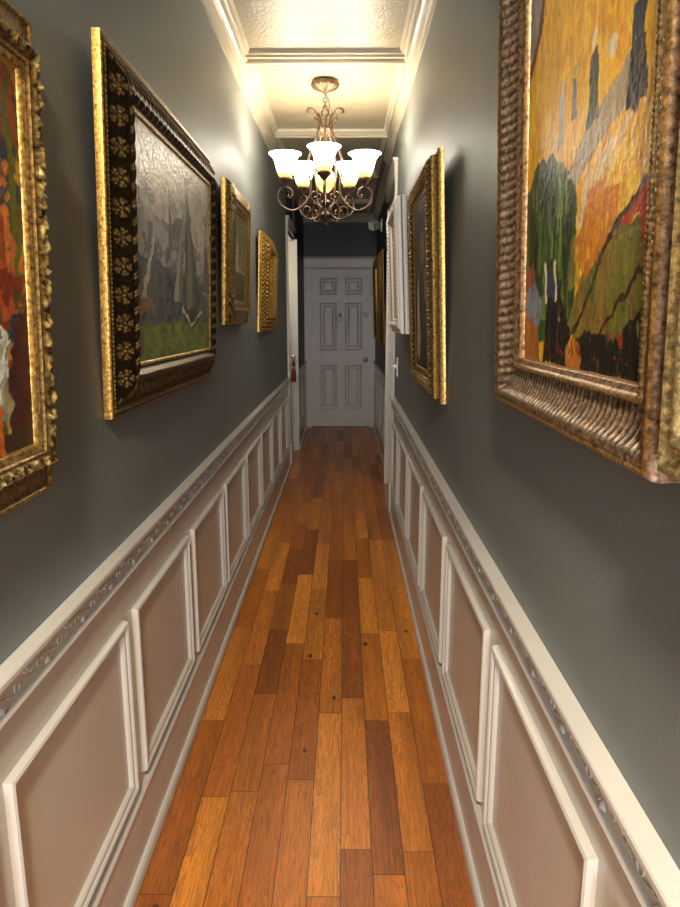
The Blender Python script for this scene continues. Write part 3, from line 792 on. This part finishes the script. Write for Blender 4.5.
def art_table(c):
    c.fill((92, 74, 40)); c.strokes(14, 12, .5); c.strokes(20, 15, 0, [(150, 54, 30), (60, 88, 44), (180, 140, 60), (40, 44, 70), (200, 110, 50)], .58, .85)
    c.poly([(.72, .82), (.98, .80), (.96, .98), (.7, 1)], (150, 60, 40), .7); c.poly([(.55, .45), (.88, .52), (.88, .84), (.5, .88)], (176, 168, 116)); c.poly([(.62, .5), (.8, .54), (.82, .72), (.66, .7)], (96, 132, 82)); c.strokes(26, 20, 0, [(206, 200, 150), (70, 110, 60)], .62, .8, 5, (c.y > .5) & (c.y < .82) & (c.x < .88))
    c.line([(.90, .36), (.88, .84)], .012, (150, 66, 36)); c.line([(.97, .3), (.94, .95)], .012, (92, 96, 40))
    c.poly([(.4, .34), (.9, .34), (1, .46), (.8, .50), (.4, .46)], (120, 44, 26)); c.strokes(30, 20, 0, [(176, 84, 40), (60, 60, 36)], .58, .85, 9, (c.y > .36) & (c.y < .5))
    c.poly([(.3, .30), (.72, .37), (.90, .31), (.84, .12), (.60, .17), (.3, .1)], (196, 200, 190)); c.strokes(30, 18, 0, [(120, 140, 130), (226, 226, 210), (150, 150, 110)], .6, .8, 2, (c.y > .1) & (c.y < .35) & (c.x < .9))
    c.blob(.62, .37, .10, .045, (104, 110, 150)); c.blob(.78, .36, .05, .03, (224, 190, 90)); c.poly([(.90, .06), (1, .06), (1, .4), (.92, .34)], (70, 30, 30)); c.poly([(0, 0), (1, 0), (1, .06), (0, .10)], (60, 44, 26))
    for x in (.56, .72, .86): c.line([(x, .0), (x - .02, .17)], .012, (190, 92, 34))
    c.line([(.56, .13), (.86, .13)], .010, (190, 92, 34)); c.strokes(60, 50, .25)
picture('framed_painting', 'bright table and garden painting in leafy gold frame cut off by the left edge', 'left', .28, 1.200, 1.143, 1.925, LX, .040, prof, pat_ridge, art_table, step=.003, n=210)

# --- left wall, boxed frame
CR1, CR2 = (120, 104, 66), (186, 168, 120)
def pat_box(side, s, t, L):
    dh = np.zeros_like(s); e = np.minimum(s, L - s)
    m = inband(t, .012, .075) * (e < .13) * (t < .06)
    a = fbm(s * 70, t * 70, 5 + side); a = np.clip((a - .42) * 5, 0, 1)
    dh += m * .005 * a; r = np.where(m > 0, a, .55)
    m2 = inband(t, .030, .075) * (m < .5); r = np.where(m2 > 0, .4 + .35 * (.5 + .5 * np.sin(s * 700) * np.sin(t * 700)), r)
    d, q = bead(s, t, .088, .098, .014, .004); dh += d; r = np.where(inband(t, .088, .098) > 0, q, r)
    return dh, r
prof = [(0, 0, GD, GL), (0, .018, (130, 92, 36), GL), (.003, .024, (130, 92, 36), GL), (.012, .036, GD, GL), (.028, .040, GD, GL), (.030, .042, CR1, CR2), (.062, .050, CR1, CR2), (.064, .054, GD, GL), (.072, .054, GD, GL), (.074, .048, GD, GL), (.088, .044, GD, GL), (.098, .042, (130, 100, 50), GL), (.112, .036, (150, 120, 66), (224, 190, 120)), (.114, .030, GD, GL)]
def art_garden(c):
    c.fill((104, 100, 62)); c.strokes(9, 9, .35); c.poly([(.0, .0), (1, 0), (1, .36), (0, .40)], (70, 66, 48)); c.poly([(0, .38), (1, .33), (1, .37), (0, .42)], (176, 166, 130))
    c.poly([(.25, .34), (.5, .34), (.46, .66), (.3, .66)], (190, 184, 162)); c.blob(.38, .70, .07, .045, (176, 150, 116)); c.blob(.62, .50, .08, .1, (60, 72, 40)); c.poly([(.55, .4), (.75, .4), (.72, .55), (.6, .56)], (140, 120, 70)); c.strokes(24, 18, 0, [(136, 132, 84), (60, 62, 40)], .64, .6)
picture('framed_painting', 'pale figure painting in deep boxed gold frame with corner scrolls, left wall', 'left', 3.06, 3.67, 1.425, 2.05, LX, .038, prof, pat_box, art_garden, n=110)

# --- left wall, smallest
def pat_floret(side, s, t, L):
    m = inband(t, .010, .088); a = np.abs(np.sin(2 * PI * s / .052 + np.sin(t * 120))) * np.abs(np.sin(2 * PI * t / .052)); a = np.clip(a * 1.5 - .15, 0, 1)
    return m * .010 * a, np.where(m > 0, a, .7)
prof = [(0, 0, GD, GL), (0, .020, (140, 100, 40), GL), (.010, .024, (60, 36, 14), GL), (.040, .034, (60, 36, 14), (236, 180, 84)), (.088, .060, (60, 36, 14), (236, 180, 84)), (.092, .064, GD, GL), (.100, .062, GD, GL), (.103, .036, (120, 80, 30), GL), (.114, .026, GD, GL), (.116, .014, GD, GL)]
def art_red(c):
    c.fill((130, 70, 34)); c.strokes(7, 7, .4); c.poly([(.3, 0), (.7, 0), (.6, .5), (.4, .5)], (184, 60, 26)); c.blob(.5, .62, .1, .1, (196, 150, 100)); c.blob(.45, .78, .1, .06, (60, 40, 34)); c.poly([(.1, 0), (.3, 0), (.42, .34), (.2, .4)], (210, 140, 50)); c.poly([(.45, .1), (.6, .1), (.55, .3)], (222, 206, 170))
picture('framed_painting', 'small red and orange figure painting in carved gold floret frame, left wall', 'left', 4.34, 4.99, 1.370, 1.99, LX, .036, prof, pat_floret, art_red, n=80)

# ------------------------------------------------------------------ chandelier
CX, CY = -.114, 4.09
CZ = 1.973
ch = thing('chandelier', 'bronze five-arm scroll chandelier with lit frosted bell shades hanging in the hallway', 'chandelier', (CX, CY, CZ))
def cz(z): return z - 1.955
ZK = ZC - .018      # ceiling height in the drawing's own heights
bm = bmesh.new()
lathe(bm, [(0, cz(ZK)), (.062, cz(ZK)), (.074, cz(ZK - .010)), (.078, cz(ZK - .022)), (.072, cz(ZK - .034)), (.060, cz(ZK - .044)), (.034, cz(ZK - .052)), (.014, cz(ZK - .062)), (.008, cz(ZK - .072)), (0, cz(ZK - .074))], seg=64,
      ripple=lambda a, i: (.05 * math.cos(16 * a) if 2 < i < 7 else 0))
link('canopy', bm, M_BRONZE, ch, True)
# chain and cord
bm = bmesh.new()
zt, zb = cz(ZK - .072), cz(2.590); nlk = 4; lh = (zt - zb) / nlk
for k in range(nlk):
    c = zb + lh * (k + .5)
    pts = [Vector((.011 * math.sin(a), 0, c + (lh * .62) * math.cos(a))) for a in np.linspace(0, 2 * PI, 19)]
    if k % 2: pts = [Vector((0, p.x, p.z)) for p in pts]
    tube(bm, pts, .0022, 6)
tube(bm, [Vector((.020 * math.sin(a), 0, cz(2.572) + .020 * math.cos(a))) for a in np.linspace(0, 2 * PI, 25)], .0032, 7)
link('chain', bm, M_BRONZED, ch, True)
bm = bmesh.new()
tube(bm, smooth_path([(0, .0, zt), (.016, 0, zt - .02), (.024, 0, zt - .06), (.015, 0, zt - .10), (0, 0, cz(2.55))]), .0022, 6)
link('power_cord', bm, M_BRONZED, ch, True)
# centre column, collars, finial
bm = bmesh.new()
lathe(bm, [(0, cz(2.558)), (.008, cz(2.552)), (.012, cz(2.54)), (.007, cz(2.528)), (.010, cz(2.51)), (.026, cz(2.505)), (.034, cz(2.497)), (.034, cz(2.483)), (.026, cz(2.476)), (.016, cz(2.465)), (.010, cz(2.44)), (.006, cz(2.40)), (.0055, cz(2.24)), (.010, cz(2.235)), (0, cz(2.232))], seg=24)
link('top_collar', bm, M_BRONZE, ch, True)
bm = bmesh.new()
lathe(bm, [(0, cz(2.150)), (.016, cz(2.146)), (.022, cz(2.138)), (.012, cz(2.128)), (.010, cz(2.110)), (.022, cz(2.102)), (.030, cz(2.094)), (.030, cz(2.084)), (.018, cz(2.076)), (.012, cz(2.056)), (.016, cz(2.04)), (.036, cz(2.030)), (.042, cz(2.020)), (.034, cz(2.008)), (.018, cz(1.998)), (.008, cz(1.990)), (.006, cz(1.984)), (.014, cz(1.977)), (.015, cz(1.968)), (.008, cz(1.960)), (0, 0)], seg=28)
link('bottom_finial', bm, M_BRONZED, ch, True)
# inner amber urn
bm = bmesh.new()
zz = 2.146
lathe(bm, [(0, cz(zz)), (.018, cz(zz + .003)), (.036, cz(zz + .018)), (.050, cz(zz + .042)), (.057, cz(zz + .07)), (.052, cz(zz + .10)), (.036, cz(zz + .124)), (.012, cz(zz + .135)), (.0, cz(zz + .136))], seg=32)
M_AMB = NT('amber_glass'); nz = M_AMB.noise(M_AMB.obj(), 18, 4)
cc = M_AMB.ramp(nz.outputs[0], [(.3, (.55, .26, .05)), (.6, (1, .66, .22)), (.8, (1, .85, .5))])
M_AMB.l(cc, M_AMB.b.inputs['Base Color']); M_AMB.l(cc, M_AMB.b.inputs['Emission Color']); M_AMB.b.inputs['Emission Strength'].default_value = .9
link('centre_glass', bm, M_AMB.m, ch, True)['label'] = 'amber marbled glass urn in the middle'

ARM = [(.099, 2.560), (.108, 2.568), (.100, 2.585), (.080, 2.588), (.058, 2.572), (.043, 2.540), (.039, 2.500), (.050, 2.450), (.074, 2.392), (.098, 2.328), (.101, 2.264), (.089, 2.200), (.091, 2.135), (.128, 2.078), (.190, 2.040), (.250, 2.056), (.281, 2.100), (.270, 2.145), (.236, 2.164), (.203, 2.150), (.197, 2.122), (.212, 2.108), (.222, 2.116)]
LOW = [(.058, 2.116), (.050, 2.128), (.052, 2.144), (.070, 2.148), (.086, 2.130), (.074, 2.098), (.044, 2.072), (.034, 2.040), (.058, 2.006), (.098, 1.997), (.130, 2.018), (.134, 2.050), (.112, 2.066), (.092, 2.054), (.096, 2.036)]
RS = .235
shade_prof = [(.014, 0), (.030, .003), (.040, .014), (.047, .032), (.052, .055), (.057, .078), (.064, .100), (.076, .116), (.090, .127), (.092, .129), (.088, .1275), (.074, .114), (.062, .097), (.054, .077), (.049, .055), (.044, .033), (.037, .017), (.028, .007), (0, .005)]
def build_arm():
    bm = bmesh.new()
    tube(bm, [Vector((p.x, 0, cz(p.y))) for p in smooth_path([(r, z, 0) for r, z in ARM], 6)],
         lambda f: (.0068 + .0012 * (f < .2)) * (1 - .25 * abs(2 * f - 1)) + (.002 if f < .02 or f > .98 else 0), 8)
    for r, z in ((.222, 2.116), (.100, 2.560)):
        bmesh.ops.create_icosphere(bm, subdivisions=2, radius=.0088, matrix=Matrix.Translation((r, 0, cz(z))))
    a = link('arm', bm, M_BRONZE, ch, True)
    bm = bmesh.new()
    tube(bm, [Vector((p.x, 0, cz(p.y))) for p in smooth_path([(r, z, 0) for r, z in LOW], 6)], .0048, 8)
    for r, z in ((.096, 2.040), (.060, 2.118)):      # scroll buttons
        bmesh.ops.create_icosphere(bm, subdivisions=2, radius=.0088, matrix=Matrix.Translation((r, 0, cz(z))))
    b = link('scroll', bm, M_BRONZE, a, True)
    bm = bmesh.new()
    lathe(bm, [(0, cz(2.160)), (.008, cz(2.160)), (.007, cz(2.172)), (.012, cz(2.176)), (.018, cz(2.182)), (.028, cz(2.196)), (.036, cz(2.202)), (.038, cz(2.208)), (.032, cz(2.214)), (0, cz(2.214))], c=(RS, 0, 0), seg=40,
          ripple=lambda t, i: .09 * abs(math.sin(6 * t)) if 4 < i < 9 else 0)
    c = link('shade_cup', bm, M_BRONZE, a, True)
    bm = bmesh.new(); lathe(bm, shade_prof, seg=40)
    s = link('glass_shade', bm, M_GLASS, a, True); s.location = (RS, 0, cz(2.2135))
    return a, [b, c, s]
arm0, subs = build_arm()
angs = [-PI / 2 + 2 * PI * k / 5 for k in range(5)]
for k, an in enumerate(angs):
    if k == 0: a = arm0
    else:
        a = arm0.copy(); COL.objects.link(a); a.parent = ch
        for sb in subs:
            c = sb.copy(); COL.objects.link(c); c.parent = a
    a.rotation_euler = (0, 0, an)
    l = bpy.data.lights.new('shade_bulb', 'POINT'); l.energy = LAMP_W; l.color = (1.0, .83, .58); l.shadow_soft_size = .03
    lo = bpy.data.objects.new('shade_bulb', l); COL.objects.link(lo); lo.parent = ch
    lo.location = (RS * math.cos(an), RS * math.sin(an), cz(2.2135 + .135))

# ------------------------------------------------------------------ small things
t = thing('wall_light_switch', 'small white switch plate on right wall below the silvery white frame', 'light switch', (RX, 4.62, 1.065), (0, 0, -PI / 2))
bm = bmesh.new()
pl = [(0, 0), (0, .004), (.003, .007), (.008, .008)]
loops = []
for q, hgt in pl: loops.append([bm.verts.new(c) for c in ((-.04 + q, -hgt, q), (.04 - q, -hgt, q), (.04 - q, -hgt, .125 - q), (-.04 + q, -hgt, .125 - q))])
for a, b in zip(loops, loops[1:]):
    for k in range(4): bm.faces.new((a[k], a[(k + 1) % 4], b[(k + 1) % 4], b[k]))
bm.faces.new(loops[-1]); bm.faces.new(loops[0])
link('plate', bm, M_PLASTIC, t)
bm = bmesh.new(); extrude_x(bm, [(-.006, .044), (-.014, .058), (-.034, .066), (-.036, .074), (-.016, .078), (-.006, .080)], -.011, .011); link('toggle', bm, M_PLASTIC, t)

t = thing('wall_spotlight', 'small square metal fixture on a bracket high on the far right wall', 'wall fixture', (RX2, 7.83, 2.405), (0, 0, -PI / 2))
bm = bmesh.new(); box(bm, -.035, .035, -.012, 0, 0, .135); link('wall_plate', bm, M_PLASTIC, t)
bm = bmesh.new(); tube(bm, [Vector((0, -.010, .085)), Vector((0, -.03, .083)), Vector((0, -.048, .078))], .009, 8); link('bracket', bm, M_CHROME, t, True)
bm = bmesh.new()
box(bm, -.055, .055, -.045, .045, -.045, .045)
bmesh.ops.bevel(bm, geom=list(bm.edges), offset=.007, segments=2, affect='EDGES')
hd = link('lamp_head', bm, M_CHROME, t); hd.location = (0, -.088, .070); hd.rotation_euler = (.35, .25, .5)
bm = bmesh.new()
for k in range(3):
    q = .036 - k * .011
    for s in (-1, 1):
        box(bm, .055, .058, -q, q, s * q - .002, s * q + .002); box(bm, .055, .058, s * q - .002, s * q + .002, -q, q)
o = link('lens_grille', bm, M_DARK, hd)

# ------------------------------------------------------------------ added unseen fill light behind the camera
t = thing('unseen_fill_light', 'added unseen fill light with flush glass bowl, behind the camera', 'fill light', (-.10, -.6, ZC - .085))
bm = bmesh.new(); lathe(bm, [(0, .085), (.10, .085), (.105, .070), (.095, .062), (0, .062)], seg=32); link('base', bm, M_BRONZE, t, True)
bm = bmesh.new(); lathe(bm, [(.094, .062), (.088, .035), (.062, .012), (.02, .001), (0, 0)], seg=32); o = link('glass_bowl', bm, M_AMB.m, t, True)
l = bpy.data.lights.new('fill_bulb', 'AREA'); l.shape = 'DISK'; l.size = .2; l.energy = BACK_FILL_W; l.color = (1.0, .87, .68)
lo = bpy.data.objects.new('fill_bulb', l); COL.objects.link(lo); lo.parent = t; lo.location = (0, 0, -.012)
